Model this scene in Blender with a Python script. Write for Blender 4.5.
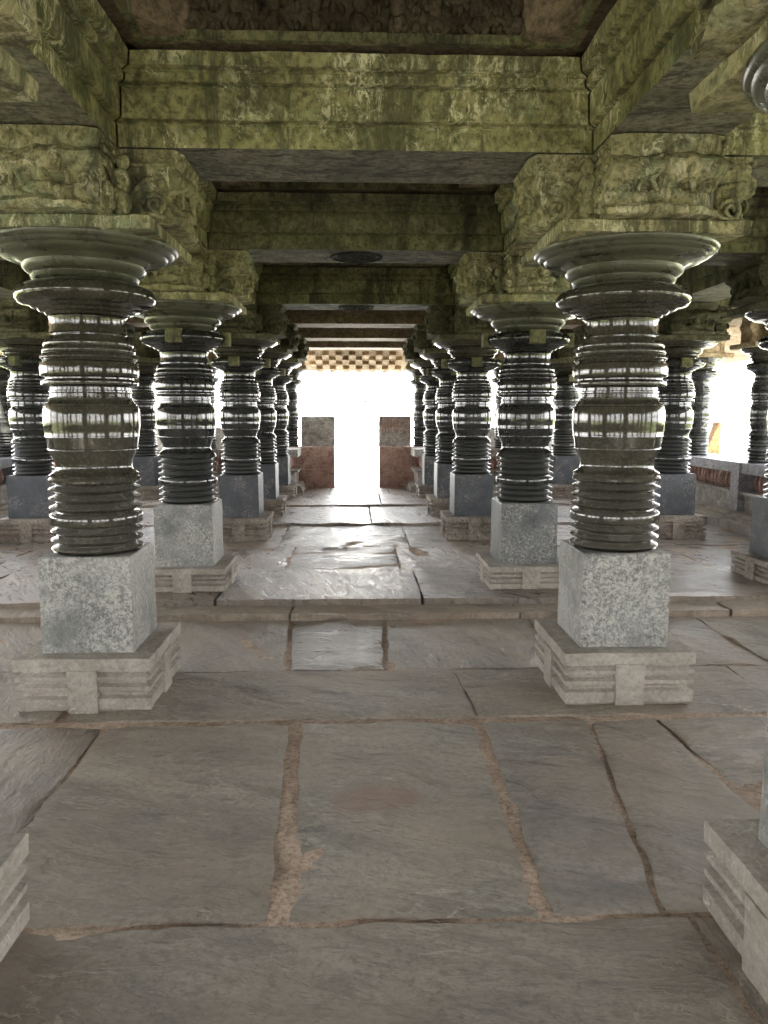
import bpy, bmesh, math, random
from mathutils import Vector, Matrix, noise
C = bpy.context
COL = C.scene.collection
for o in list(bpy.data.objects): bpy.data.objects.remove(o)
R = math.radians
PI = math.pi

# ------------------------------------------------------------------ camera
cam = bpy.data.cameras.new('camera'); co = bpy.data.objects.new('camera', cam); COL.objects.link(co)
cam.sensor_fit = 'HORIZONTAL'; cam.sensor_width = 36; cam.lens = 36.06
cam.clip_start = .05; cam.clip_end = 300
co.location = (-.017, 0, 1.51)
co.rotation_euler = (PI/2 - .1275, 0, -.0371)
C.scene.camera = co
# ------------------------------------------------------------------ light
SKY = 1.75; SUN = 6.8; EXPO = 3.15
w = bpy.data.worlds.new('sky'); C.scene.world = w; w.use_nodes = True
nt = w.node_tree; nt.nodes.clear()
wo = nt.nodes.new('ShaderNodeOutputWorld'); wb = nt.nodes.new('ShaderNodeBackground')
tcn = nt.nodes.new('ShaderNodeTexCoord'); sep = nt.nodes.new('ShaderNodeSeparateXYZ'); cr = nt.nodes.new('ShaderNodeValToRGB')
cr.color_ramp.elements[0].color = (1, .98, .95, 1); cr.color_ramp.elements[0].position = 0
cr.color_ramp.elements[1].color = (.72, .84, 1, 1); cr.color_ramp.elements[1].position = .9
nt.links.new(tcn.outputs['Generated'], sep.inputs[0]); nt.links.new(sep.outputs['Z'], cr.inputs[0])
nt.links.new(cr.outputs[0], wb.inputs[0]); wb.inputs[1].default_value = SKY; nt.links.new(wb.outputs[0], wo.inputs[0])
sun = bpy.data.lights.new('sun', 'SUN'); so = bpy.data.objects.new('sun', sun); COL.objects.link(so)
sun.energy = SUN; sun.angle = R(1.5); sun.color = (1, .95, .86)
so.rotation_euler = (R(46), 0, R(-14)); so.location = (0, 0, 20)
vs = C.scene.view_settings
vs.view_transform = 'Standard'; vs.look = 'None'; vs.gamma = 1; vs.use_curve_mapping = False; vs.exposure = EXPO
C.scene.display_settings.display_device = 'sRGB'

# ------------------------------------------------------------------ material helpers
class NT:
    def __init__(s, name):
        s.m = bpy.data.materials.new(name); s.m.use_nodes = True; s.t = s.m.node_tree; s.t.nodes.clear()
        s.out = s.n('ShaderNodeOutputMaterial'); s.b = s.n('ShaderNodeBsdfPrincipled'); s.l(s.b.outputs[0], s.out.inputs[0])
        s.tc = s.n('ShaderNodeTexCoord'); s.gn = s.n('ShaderNodeNewGeometry')
    def n(s, t, **k):
        x = s.t.nodes.new(t)
        for a, b in k.items(): setattr(x, a, b)
        return x
    def l(s, a, b): s.t.links.new(a, b)
    def pos(s, scale=(1, 1, 1)):
        mp = s.n('ShaderNodeMapping'); mp.inputs['Scale'].default_value = scale
        s.l(s.gn.outputs['Position'], mp.inputs[0]); return mp.outputs[0]
    def noise(s, sc, det=6, rough=.6, dist=0, vec=None):
        x = s.n('ShaderNodeTexNoise'); x.inputs['Scale'].default_value = sc; x.inputs['Detail'].default_value = det
        x.inputs['Roughness'].default_value = rough; x.inputs['Distortion'].default_value = dist
        s.l(vec or s.gn.outputs['Position'], x.inputs['Vector']); return x.outputs[0]
    def voro(s, sc, feat='F1', vec=None):
        x = s.n('ShaderNodeTexVoronoi', feature=feat); x.inputs['Scale'].default_value = sc
        s.l(vec or s.gn.outputs['Position'], x.inputs['Vector']); return x.outputs[0]
    def ramp(s, f, stops, interp='LINEAR'):
        x = s.n('ShaderNodeValToRGB'); e = x.color_ramp.elements; x.color_ramp.interpolation = interp
        while len(e) > 1: e.remove(e[0])
        for i, (p, c) in enumerate(stops):
            if not hasattr(c, '__len__'): c = (c, c, c)
            q = e[0] if i == 0 else e.new(p)
            q.position = p; q.color = (*c, 1)
        s.l(f, x.inputs[0]); return x.outputs[0]
    def mix(s, f, a, b, mode='MIX'):
        x = s.n('ShaderNodeMix', data_type='RGBA', blend_type=mode)
        for i, v in ((0, f), (6, a), (7, b)):
            if hasattr(v, 'is_output'): s.l(v, x.inputs[i])
            elif i == 0: x.inputs[0].default_value = v
            else: x.inputs[i].default_value = (*v, 1)
        return x.outputs[2]
    def math(s, op, a, b=0, clamp=False):
        x = s.n('ShaderNodeMath', operation=op, use_clamp=clamp)
        for i, v in ((0, a), (1, b)):
            if hasattr(v, 'is_output'): s.l(v, x.inputs[i])
            else: x.inputs[i].default_value = v
        return x.outputs[0]
    def nz(s):
        x = s.n('ShaderNodeSeparateXYZ'); s.l(s.gn.outputs['Normal'], x.inputs[0]); return x.outputs[2]
    def bump(s, h, st=.5, d=.02):
        x = s.n('ShaderNodeBump'); x.inputs['Strength'].default_value = st; x.inputs['Distance'].default_value = d
        s.l(h, x.inputs['Height'])
        if s.b.inputs['Normal'].is_linked: s.l(s.b.inputs['Normal'].links[0].from_socket, x.inputs['Normal'])
        s.l(x.outputs[0], s.b.inputs['Normal'])
    def done(s, col, rough, spec=.5):
        if hasattr(col, 'is_output'): s.l(col, s.b.inputs['Base Color'])
        else: s.b.inputs['Base Color'].default_value = (*col, 1)
        if hasattr(rough, 'is_output'): s.l(rough, s.b.inputs['Roughness'])
        else: s.b.inputs['Roughness'].default_value = rough
        s.b.inputs['Specular IOR Level'].default_value = spec
        return s.m

def m_polished(name, base, dust, rlo, rhi, dustamt=.3):
    s = NT(name)
    n1 = s.noise(5, 8, .7); n2 = s.noise(60, 4, .6)
    c = s.ramp(n1, [(.36, [v*.75 for v in base]), (.5, base), (.64, [v*1.4 for v in base])])
    c = s.mix(s.math('MULTIPLY', s.ramp(n2, [(.5, 0), (.72, 1)]), .35), c, dust)
    sx_ = s.n('ShaderNodeSeparateXYZ'); s.l(s.gn.outputs['Position'], sx_.inputs[0])
    up = s.math('MULTIPLY', s.ramp(s.nz(), [(.3, 0), (.75, dustamt)]), s.math('LESS_THAN', sx_.outputs[2], 1.18))
    c = s.mix(up, c, dust)
    r = s.ramp(n1, [(.4, rlo), (.65, rhi)])
    r = s.mix(up, r, (.75, .75, .75))
    s.bump(s.noise(1, 3, .5, vec=s.pos((5, 5, 300))), .05, .003)
    s.bump(n2, .05, .003)
    return s.done(c, r, .6)

def m_rock(name, cols, patch=None, psc=14, pthr=.55, rough=.85, bs=.6, bd=.012, bsc=28, stain=None, vert=False, mott=1):
    s = NT(name)
    n1 = s.noise(1.9, 9, .68, .5); n2 = s.noise(bsc, 9, .75); nm = s.noise(7, 8, .75, .7, vec=s.pos((1, 1, .7)) if vert else None)
    k = len(cols)
    c = s.ramp(n1, [(.38 + .24*i/(k-1), v) for i, v in enumerate(cols)])
    c = s.mix(s.ramp(nm, [(.36, .75*mott), (.5, 0)]), c, [v*.45 for v in cols[0]])
    c = s.mix(s.ramp(nm, [(.55, 0), (.68, .55)]), c, [min(1, v*1.25) for v in cols[-1]])
    c = s.mix(s.ramp(n2, [(.38, .8*mott), (.54, 0)]), c, [v*.4 for v in cols[0]])
    if patch:
        v = s.noise(psc, 12, .82, .7, vec=s.pos((1, 1, .55)) if vert else None)
        m = s.ramp(v, [(pthr-.02, 0), (pthr+.015, 1)])
        m2 = s.ramp(s.noise(2.3, 5, .6), [(.44, 0), (.56, 1)])
        c = s.mix(s.math('MULTIPLY', m, m2), c, patch)
    if stain:
        v = s.noise(3.4, 8, .75, .9, vec=s.pos((1, 1, .25)) if vert else s.pos((1, 2.6, 1)))
        c = s.mix(s.ramp(v, [(.5, 0), (.6, .85)]), c, stain)
    s.bump(nm, bs*.7, bd*2.2); s.bump(n2, bs, bd)
    s.bump(s.noise(bsc*3.5, 4, .6), bs*.5, bd*.4)
    return s.done(c, rough, .3)

MAT = {}
MAT['polished'] = m_polished('polished_dark_stone', (.022, .023, .021), (.14, .14, .135), .02, .07, .35)
MAT['polished_mossy'] = m_polished('polished_mossy_stone', (.045, .042, .03), (.18, .175, .155), .03, .09, .3)
MAT['bell'] = m_polished('capital_bell_stone', (.085, .085, .058), (.2, .2, .14), .22, .42)

def m_block(name, base, pale, amt):
    s = NT(name)
    n1 = s.noise(3, 9, .75, .4); n2 = s.noise(48, 12, .85, .6); n3 = s.noise(3.2, 6, .65); n4 = s.noise(110, 8, .8)
    c = s.ramp(n1, [(.38, [v*.6 for v in base]), (.62, [v*1.35 for v in base])])
    c = s.mix(s.ramp(n4, [(.4, .6), (.52, 0)]), c, [v*.4 for v in base])
    spots = s.ramp(n2, [(.52-.06*amt, 0), (.6-.05*amt, .85)])
    area = s.ramp(n3, [(.5-.16*amt, 0), (.6-.08*amt, 1)])
    c = s.mix(s.math('MULTIPLY', spots, area), c, pale)
    s.bump(n2, .5, .006); s.bump(n4, .35, .003)
    r = s.ramp(spots, [(0, .4), (1, .85)])
    return s.done(c, r, .45)
MAT['block_pale'] = m_block('pale_pitted_stone', (.17, .178, .168), (.5, .48, .43), 1.1)
MAT['block_grey'] = m_block('blue_grey_stone', (.05, .055, .063), (.3, .28, .25), .25)
MAT['block_mid'] = m_block('grey_stone_with_pale_specks', (.12, .13, .13), (.40, .38, .34), .65)
MAT['plinth'] = m_rock('dusty_plinth_stone', [(.27, .24, .205), (.35, .315, .27), (.42, .38, .33)], (.55, .51, .45), 30, .58, .85, .5, .006, 45, mott=.5)
MAT['plinth_brown'] = m_rock('brown_plinth_stone', [(.14, .12, .1), (.25, .21, .17), (.33, .28, .23)], (.36, .33, .29), 30, .6, .8, .5, .008, 45)
MAT['moss'] = m_rock('mossy_stone', [(.18, .18, .09), (.34, .33, .155), (.47, .43, .21), (.27, .33, .19)], (.8, .77, .52), 22, .53, .9, .6, .012, 26, (.11, .11, .06), True)
MAT['moss_dark'] = m_rock('dark_mossy_stone', [(.13, .13, .065), (.215, .21, .105), (.3, .285, .145)], (.4, .4, .22), 26, .6, .85, .6, .012, 26, (.035, .035, .025), True)
MAT['drystone'] = m_rock('brown_grey_stone', [(.17, .125, .08), (.27, .2, .135), (.36, .27, .185)], (.3, .27, .2), 26, .62, .85, .5, .01, 26)
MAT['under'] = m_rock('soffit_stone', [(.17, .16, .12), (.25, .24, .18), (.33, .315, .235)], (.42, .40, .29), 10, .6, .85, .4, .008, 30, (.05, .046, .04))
MAT['under_tan'] = m_rock('lit_tan_soffit', [(.38, .3, .22), (.5, .41, .31), (.58, .48, .37)], None, rough=.8, bs=.3, bd=.006)  # paler than the beam sides: brightness of lit far undersides put into the colour
MAT['bracket'] = m_rock('lichened_bracket_stone', [(.28, .265, .14), (.46, .43, .235), (.6, .54, .31), (.36, .4, .25)], (.8, .75, .54), 18, .55, .92, .8, .016, 30, (.09, .09, .055), True)
MAT['bracket_dark'] = m_rock('grey_bracket_stone', [(.08, .078, .05), (.14, .13, .085), (.19, .175, .11)], (.27, .26, .18), 22, .6, .9, .8, .014, 30)
MAT['frieze'] = m_rock('dark_brown_frieze_stone', [(.09, .07, .045), (.14, .11, .072), (.18, .145, .095)], (.15, .13, .085), 20, .62, .9, .8, .012, 35)
MAT['tan'] = m_rock('tan_eave_stone', [(.33, .24, .14), (.45, .34, .21), (.55, .43, .28)], None, rough=.85, bs=.3, bd=.006)
MAT['red'] = m_rock('reddish_brown_stone', [(.34, .21, .165), (.5, .32, .26), (.6, .41, .34)], (.34, .26, .21), 30, .6, .7, .5, .008, 40)
MAT['pale'] = m_rock('pale_worn_stone', [(.28, .26, .23), (.42, .39, .35), (.55, .52, .48)], None, rough=.8, bs=.4, bd=.008)
MAT['bluegrey'] = m_rock('blue_grey_bench_stone', [(.12, .125, .135), (.2, .205, .215), (.27, .27, .28)], (.4, .39, .37), 40, .62, .5, .3, .005, 40)
MAT['bench'] = m_rock('lilac_grey_bench_stone', [(.2, .195, .21), (.32, .31, .325), (.42, .4, .41)], (.6, .58, .56), 40, .6, .5, .3, .005, 40)
MAT['orange'] = m_rock('orange_brown_shade', [(.3, .15, .06), (.42, .22, .09), (.5, .28, .12)], None, rough=.8)  # shadow tone as a colour, for the wedge by the right bench
MAT['paving'] = m_rock('sunlit_paving', [(.5, .48, .44), (.62, .6, .56), (.7, .68, .64)], None, rough=.8, bs=.2)
MAT['grass'] = m_rock('lawn_grass', [(.13, .15, .05), (.19, .21, .07), (.25, .25, .09)], None, rough=.9, bs=.5, bd=.03)
MAT['metal'] = m_rock('dark_painted_metal', [(.03, .035, .03), (.05, .055, .05)], None, rough=.5, bs=.1)
MAT['carve'] = m_rock('sooty_medallion_stone', [(.02, .02, .017), (.035, .035, .03), (.06, .055, .045)], None, rough=.8, bs=.5)

def m_slab(name, cols, rlo, rhi, dark=.5, extra=None):
    s = NT(name)
    oi = s.n('ShaderNodeObjectInfo'); rot = s.n('ShaderNodeVectorRotate', rotation_type='Z_AXIS')
    s.l(s.gn.outputs['Position'], rot.inputs['Vector']); s.l(s.math('MULTIPLY', oi.outputs['Random'], 1.6), rot.inputs['Angle'])
    mp = s.n('ShaderNodeMapping'); mp.inputs['Scale'].default_value = (.55, 1.7, 1); s.l(rot.outputs[0], mp.inputs[0])
    off = s.n('ShaderNodeVectorMath', operation='ADD'); s.l(mp.outputs[0], off.inputs[0])
    cb = s.n('ShaderNodeCombineXYZ'); s.l(s.math('MULTIPLY', oi.outputs['Random'], 37), cb.inputs[0]); s.l(cb.outputs[0], off.inputs[1]); V = off.outputs[0]
    n1 = s.noise(1.4, 9, .68, .9, vec=V); n2 = s.noise(5, 12, .75, 1.6, vec=V); n3 = s.noise(38, 10, .75)
    rg = s.n('ShaderNodeTexNoise', noise_type='RIDGED_MULTIFRACTAL', normalize=True); rg.inputs['Scale'].default_value = 2.6; rg.inputs['Detail'].default_value = 9
    rg.inputs['Roughness'].default_value = .62; rg.inputs['Distortion'].default_value = .9; s.l(V, rg.inputs['Vector']); rg = rg.outputs[0]
    tr = s.ramp(s.noise(2.2, 7, .62, .5, vec=V), [(.30, 0), (.36, .25), (.37, .3), (.46, .42), (.47, .55), (.55, .62), (.56, .78), (.66, 1)])
    k = len(cols)
    c = s.ramp(n1, [(.34+.32*i/(k-1), v) for i, v in enumerate(cols)])
    c = s.mix(s.ramp(n2, [(.38, .75), (.5, 0)]), c, [v*.5 for v in cols[0]])
    c = s.mix(s.ramp(n2, [(.56, 0), (.7, .6)]), c, [min(1, v*1.45) for v in cols[-1]])
    c = s.mix(s.ramp(rg, [(.62, 0), (.8, .55)]), c, [min(1, v*1.35) for v in cols[-1]])
    c = s.mix(s.ramp(n3, [(.38, .6), (.52, 0)]), c, [v*.45 for v in cols[0]])
    e1 = s.noise(2.2, 7, .62, .5, vec=V); e2 = s.noise(3.1, 9, .7, 1.1, vec=V)
    gate = s.ramp(s.noise(1.3, 4, .6), [(.46, 0), (.6, 1)])
    c = s.mix(s.math('MULTIPLY', s.ramp(e1, [(.452, 0), (.460, .55), (.47, 0), (.542, 0), (.550, .45), (.558, 0)]), gate), c, [min(1, v*1.9) for v in cols[-1]])  # highlights painted as pale lines along the stepped relief edges
    c = s.mix(s.math('MULTIPLY', s.ramp(e2, [(.455, 0), (.462, .9), (.47, 0), (.53, 0), (.537, .9), (.545, 0)]), gate), c, [v*.3 for v in cols[0]])
    blk = s.math('MULTIPLY', s.ramp(s.noise(2.6, 9, .8, .8, vec=V), [(.55, 0), (.6, 1)]), dark)
    c = s.mix(blk, c, (.055, .052, .048))
    tan_ = s.ramp(s.noise(1.1, 7, .7), [(.42, .12), (.62, .6)]); c = s.mix(tan_, c, (.36, .275, .2))
    if extra: c = extra(s, c)
    r = s.ramp(n2, [(.35, rlo), (.65, rhi)])
    s.bump(tr, 1, .03); s.bump(rg, .8, .02); s.bump(n2, .9, .03); s.bump(n3, .7, .008)
    return s.done(c, r, .5)
def red_patch(s, c):
    mp = s.n('ShaderNodeMapping'); mp.inputs['Location'].default_value = (-.06/.2, -2.86/.13, 0); mp.inputs['Scale'].default_value = (1/.2, 1/.13, 0)
    s.l(s.gn.outputs['Position'], mp.inputs[0])
    ln = s.n('ShaderNodeVectorMath', operation='LENGTH'); s.l(mp.outputs[0], ln.inputs[0])
    d = s.math('ADD', ln.outputs['Value'], s.math('MULTIPLY', s.math('SUBTRACT', s.noise(7, 8, .7), .5), 1.6))
    return s.mix(s.ramp(d, [(.6, .7), (1.5, 0)]), c, (.25, .155, .11))
MAT['slab'] = m_slab('rough_paving_slab', [(.17, .15, .12), (.285, .252, .203), (.38, .335, .27)], .4, .68, .6)
MAT['slab_red'] = m_slab('paving_slab_with_red_patch', [(.2, .185, .15), (.32, .295, .24), (.42, .38, .31)], .4, .68, .7, red_patch)
MAT['slab_dark'] = m_slab('blackened_paving_slab', [(.16, .147, .125), (.26, .235, .198), (.35, .312, .258)], .34, .6, 1)
MAT['slab_strip'] = m_slab('dusty_kerb_slab', [(.24, .2, .155), (.33, .28, .22), (.4, .34, .27)], .42, .65, .2)
MAT['slab_shiny'] = m_slab('worn_shiny_slab', [(.14, .122, .105), (.2, .178, .152), (.26, .225, .19)], .2, .45, .3)
MAT['sand'] = m_rock('sandy_joint', [(.4, .3, .225), (.46, .35, .265), (.52, .4, .31)], (.56, .48, .4), 20, .6, .9, .2, .003, 60)

# ------------------------------------------------------------------ mesh helpers
def mesh(name, bm, mat, parent=None, smooth=False, auto=None, loc=None):
    me = bpy.data.meshes.new(name)
    bmesh.ops.recalc_face_normals(bm, faces=bm.faces)
    bm.to_mesh(me); bm.free()
    me.materials.append(mat if not isinstance(mat, str) else MAT[mat])
    if smooth: me.polygons.foreach_set('use_smooth', [True]*len(me.polygons))
    if auto:
        me.polygons.foreach_set('use_smooth', [True]*len(me.polygons))
        me.set_sharp_from_angle(angle=R(auto))
    o = bpy.data.objects.new(name, me); COL.objects.link(o)
    if parent: o.parent = parent
    if loc: o.location = loc
    return o
def thing(name, label, cat, loc=(0, 0, 0), rz=0, group=None):
    o = bpy.data.objects.new(name, None); COL.objects.link(o); o.empty_display_size = .2
    o.location = loc; o.rotation_euler = (0, 0, rz); o['label'] = label; o['category'] = cat; o['kind'] = 'thing'
    if group: o['group'] = group
    return o
def tag(o, label, cat, group=None):
    o['label'] = label; o['category'] = cat; o['kind'] = 'thing'
    if group: o['group'] = group
    return o
def struct(o): o['kind'] = 'structure'; return o
def dup(root, loc, rz, label, group=None, swap=None):
    r = root.copy(); COL.objects.link(r); r.location = loc; r.rotation_euler = (0, 0, rz); r['label'] = label
    if group: r['group'] = group
    for ch in list(root.children):
        c = ch.copy(); COL.objects.link(c); c.parent = r
        for g in ch.children:
            d = g.copy(); COL.objects.link(d); d.parent = c
    return r
def box(bm, x0, x1, y0, y1, z0, z1, M=None):
    v = [bm.verts.new(p) for p in ((x0, y0, z0), (x1, y0, z0), (x1, y1, z0), (x0, y1, z0), (x0, y0, z1), (x1, y0, z1), (x1, y1, z1), (x0, y1, z1))]
    for f in ((0, 3, 2, 1), (4, 5, 6, 7), (0, 1, 5, 4), (1, 2, 6, 5), (2, 3, 7, 6), (3, 0, 4, 7)): bm.faces.new([v[i] for i in f])
    if M: bmesh.ops.transform(bm, matrix=M, verts=v)
    return v
def dense(bm, L, it=6):
    for _ in range(it):
        e = [e for e in bm.edges if e.calc_length() > L]
        if not e: break
        bmesh.ops.subdivide_edges(bm, edges=e, cuts=1, use_grid_fill=True)
def rough(bm, amp, sc=6, seed=0, dirs=(1, 1, 1), oct=3):
    for v in bm.verts:
        n = noise.turbulence_vector(v.co*sc + Vector((seed*3.1, seed, 0)), oct, False)
        v.co += Vector((n.x*dirs[0], n.y*dirs[1], n.z*dirs[2]))*amp
def bevel(bm, w, seg=2, ang=30):
    e = [e for e in bm.edges if len(e.link_faces) == 2 and e.calc_face_angle(0) > R(ang)]
    bmesh.ops.bevel(bm, geom=e, offset=w, segments=seg, profile=.6, affect='EDGES', clamp_overlap=True)
RS = .955
def lathe(bm, prof, seg=72, cap=True):
    rings = []
    for z, r in prof:
        r *= RS
        rings.append([bm.verts.new((r*math.cos(2*PI*i/seg), r*math.sin(2*PI*i/seg), z)) for i in range(seg)])
    for a, b in zip(rings, rings[1:]):
        for i in range(seg): bm.faces.new((a[i], a[(i+1) % seg], b[(i+1) % seg], b[i]))
    if cap: bm.faces.new(rings[0][::-1]); bm.faces.new(rings[-1])
def loftsq(bm, prof, n=1):
    rings = []
    for z, h in prof:
        pts = []
        for (a, b) in (((-1, -1), (1, -1)), ((1, -1), (1, 1)), ((1, 1), (-1, 1)), ((-1, 1), (-1, -1))):
            for i in range(n):
                t = i/n; pts.append((h*(a[0]+(b[0]-a[0])*t), h*(a[1]+(b[1]-a[1])*t), z))
        rings.append([bm.verts.new(p) for p in pts])
    m = 4*n
    for a, b in zip(rings, rings[1:]):
        for i in range(m): bm.faces.new((a[i], a[(i+1) % m], b[(i+1) % m], b[i]))
    bm.faces.new(rings[0][::-1]); bm.faces.new(rings[-1])
def blob(bm, c, s, M=None, sub=2):
    r = bmesh.ops.create_icosphere(bm, subdivisions=sub, radius=1)
    T = Matrix.Translation(c) @ Matrix.Diagonal((*s, 1))
    if M: T = M @ T
    bmesh.ops.transform(bm, matrix=T, verts=r['verts'])
def tube(bm, pts, rad, k=7, M=None):
    """swept tube, rad may be list"""
    n = len(pts); pts = [Vector(p) for p in pts]; rings = []
    for i, p in enumerate(pts):
        t = (pts[min(i+1, n-1)] - pts[max(i-1, 0)]).normalized()
        a = t.orthogonal().normalized() if i == 0 else (a - t*a.dot(t)).normalized()
        b = t.cross(a); r = rad[i] if hasattr(rad, '__len__') else rad
        rings.append([bm.verts.new((M @ q) if M else q) for q in [p + (a*math.cos(2*PI*j/k) + b*math.sin(2*PI*j/k))*r for j in range(k)]])
    for a_, b_ in zip(rings, rings[1:]):
        for j in range(k): bm.faces.new((a_[j], a_[(j+1) % k], b_[(j+1) % k], b_[j]))
    bm.faces.new(rings[0][::-1]); bm.faces.new(rings[-1])
def spiral(cx, cz, r0, turns, y, flip=1, n=36):
    return [(cx + flip*r0*(1-.82*i/n)*math.cos(2*PI*turns*i/n), y, cz + r0*(1-.82*i/n)*math.sin(2*PI*turns*i/n)) for i in range(n+1)]

# ------------------------------------------------------------------ floor
def floor_slab(q, z=0, mat='slab', step=.05, thick=.035, amp=.006, seed=0, edge=.01):
    """q = four corners (front-left, front-right, back-right, back-left)"""
    q = [Vector((*p, 0)) for p in q]
    lx = max((q[1]-q[0]).length, (q[2]-q[3]).length); ly = max((q[3]-q[0]).length, (q[2]-q[1]).length)
    nu = max(3, int(lx/step)); nv = max(3, int(ly/step))
    bm = bmesh.new(); g = []
    sx, sy = random.Random(seed).uniform(-.003, .003), random.Random(seed+5).uniform(-.003, .003)
    cx = sum((p for p in q), Vector())/4
    ang = random.Random(seed+9).uniform(0, 3)
    for j in range(nv+1):
        row = []
        for i in range(nu+1):
            u, v = i/nu, j/nv
            p = (q[0]*(1-u)+q[1]*u)*(1-v) + (q[3]*(1-u)+q[2]*u)*v
            if i in (0, nu): p.x += edge*1.4*noise.noise(Vector((seed*7.3+i, p.y*6, 0))) + edge*.7*noise.noise(Vector((seed*7.3+i, p.y*21, 4)))
            if j in (0, nv): p.y += edge*noise.noise(Vector((p.x*6, seed*3.3+j, 0))) + edge*.6*noise.noise(Vector((p.x*19, seed*3.3+j, 3)))
            d = min(u*lx, (1-u)*lx, v*ly, (1-v)*ly)
            w_ = Vector((p.x*math.cos(ang)-p.y*math.sin(ang), p.x*math.sin(ang)+p.y*math.cos(ang), 0))
            a = noise.hetero_terrain(Vector((w_.x*1.2+seed, w_.y*3.2, 0)), .9, 2, 5, .6)
            ter = math.floor(a*3)/3*.6 + a*.4                       # split, stepped cleft surface
            h = (ter-.6)*amp*1.3 + noise.noise(Vector((p.x*9, p.y*14, seed)))*amp*.35
            h += sx*(p.x-cx.x) + sy*(p.y-cx.y) - .004*max(0, 1-d/.02)**2
            row.append(bm.verts.new((p.x, p.y, z + h)))
        g.append(row)
    for j in range(nv):
        for i in range(nu): bm.faces.new((g[j][i], g[j][i+1], g[j+1][i+1], g[j+1][i]))
    rim = [g[0][i] for i in range(nu+1)] + [g[j][nu] for j in range(1, nv+1)] + [g[nv][i] for i in range(nu-1, -1, -1)] + [g[j][0] for j in range(nv-1, 0, -1)]
    low = [bm.verts.new((v.co.x, v.co.y, z-thick)) for v in rim]
    for a in range(len(rim)):
        b = (a+1) % len(rim); bm.faces.new((rim[a], low[a], low[b], rim[b]))
    bm.faces.new(low)
    o = mesh('floor_slab', bm, mat, auto=50); return struct(o)
bm = bmesh.new(); box(bm, -5.6, 5.6, -2.6, 15.6, -.2, -.007); dense(bm, .8); o = mesh('floor', bm, 'sand'); struct(o)
sd = 0
def row(y0, y1, xs, mats, z=0, step=.05, gap=.02, amp=.006, thick=.035):
    """xs: list of (x_at_y0, x_at_y1) joint lines"""
    global sd
    for i in range(len(xs)-1):
        a, b = xs[i], xs[i+1]
        a = a if hasattr(a, '__len__') else (a, a, gap); b = b if hasattr(b, '__len__') else (b, b, gap)
        ga = a[2]/2; gb = b[2]/2; sd += 1
        floor_slab([(a[0]+ga, y0), (b[0]-gb, y0), (b[1]-gb, y1), (a[1]+ga, y1)], z, mats[i % len(mats)], step, thick, amp, sd)
row(-2.5, .18, [-5.4, -3.6, -1.9, -.4, 1.1, 2.9, 5.4], ['slab'], step=.25)
row(.2, 2.112, [-5.4, -3.9, -2.5, -1.06, (1.0, .985, .03), 2.6, 4, 5.4], ['slab'], step=.03, amp=.008)
row(2.145, 3.605, [-5.4, -4, -2.6, (-1.24, -1.235, .02), (-.255, -.315, .07), (.555, .58, .055), (.915, 1.13, .028), (1.56, 1.47, .03), (2.5, 2.5, .03), 4, 5.4],
    ['slab', 'slab', 'slab_dark', 'slab', 'slab_red', 'slab_dark', 'slab_dark', 'slab', 'slab', 'slab'], step=.028, amp=.009)
row(3.685, 4.40, [-5.4, -3.3, -1.5, (.6, .55, .01), 2.2, 3.8, 5.4], ['slab', 'slab', 'slab', 'slab', 'slab_dark'], step=.04, amp=.008)
row(4.415, 5.50, [-5.4, -3.2, -1.6, (-.42, -.5, .04), (.16, .19, .04), 1.25, 2.5, 4, 5.4], ['slab_dark', 'slab', 'slab_dark', 'slab_shiny', 'slab_dark'], step=.04, amp=.009)
row(5.545, 5.80, [-5.4, -3.7, -1.9, -.5, 1.2, 2.8, 5.4], ['slab_strip'], z=.045, step=.05, thick=.08, amp=.004)
row(5.805, 7.0, [-5.4, -3.1, -1.1, .5, 1.9, 3.6, 5.4], ['slab_shiny'], z=.09, step=.06, thick=.125, amp=.007)
row(7.02, 8.6, [-5.4, -3.6, -2, -.7, .42, 1.8, 3.5, 5.4], ['slab_shiny'], z=0.0, step=.06, amp=.012)
row(8.62, 10.3, [-5.4, -3.9, -2.2, -.9, .6, 2.1, 3.7, 5.4], ['slab_shiny'], z=0.0, step=.07, amp=.012)
row(10.33, 12.2, [-5.4, -3.2, -1.4, .2, 1.7, 3.4, 5.4], ['slab_shiny'], z=.035, step=.09, thick=.07, amp=.006)
row(12.23, 13.9, [-5.4, -3, -1.2, .4, 2, 3.6, 5.4], ['slab_shiny'], z=.065, step=.1, thick=.1, amp=.006)
row(13.92, 15.5, [-1.9, -.5, .6, 1.9], ['slab_shiny'], z=.065, step=.1, thick=.1, amp=.005)
# outside ground, lawn and far paving
bm = bmesh.new(); box(bm, -90, 90, -60, 120, -.9, -.6); struct(mesh('ground', bm, 'grass'))
bm = bmesh.new(); box(bm, -9, 9, 15.6, 41, -.6, -.12); dense(bm, 4); struct(mesh('courtyard_paving', bm, 'paving'))
bm = bmesh.new(); box(bm, 5.9, 9, -6, 15.6, -.6, -.14); dense(bm, 4); struct(mesh('courtyard_paving', bm, 'paving'))
bm = bmesh.new(); box(bm, -9, -5.9, -6, 15.6, -.6, -.14); dense(bm, 4); struct(mesh('courtyard_paving', bm, 'paving'))
bm = bmesh.new(); box(bm, -9, 9, -9, -2.7, -.6, -.14); dense(bm, 4); struct(mesh('courtyard_paving', bm, 'paving'))
bm = bmesh.new(); box(bm, -5.9, 5.9, -2.7, 15.6, -.6, -.2); struct(mesh('floor_podium', bm, 'plinth_brown'))

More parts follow.
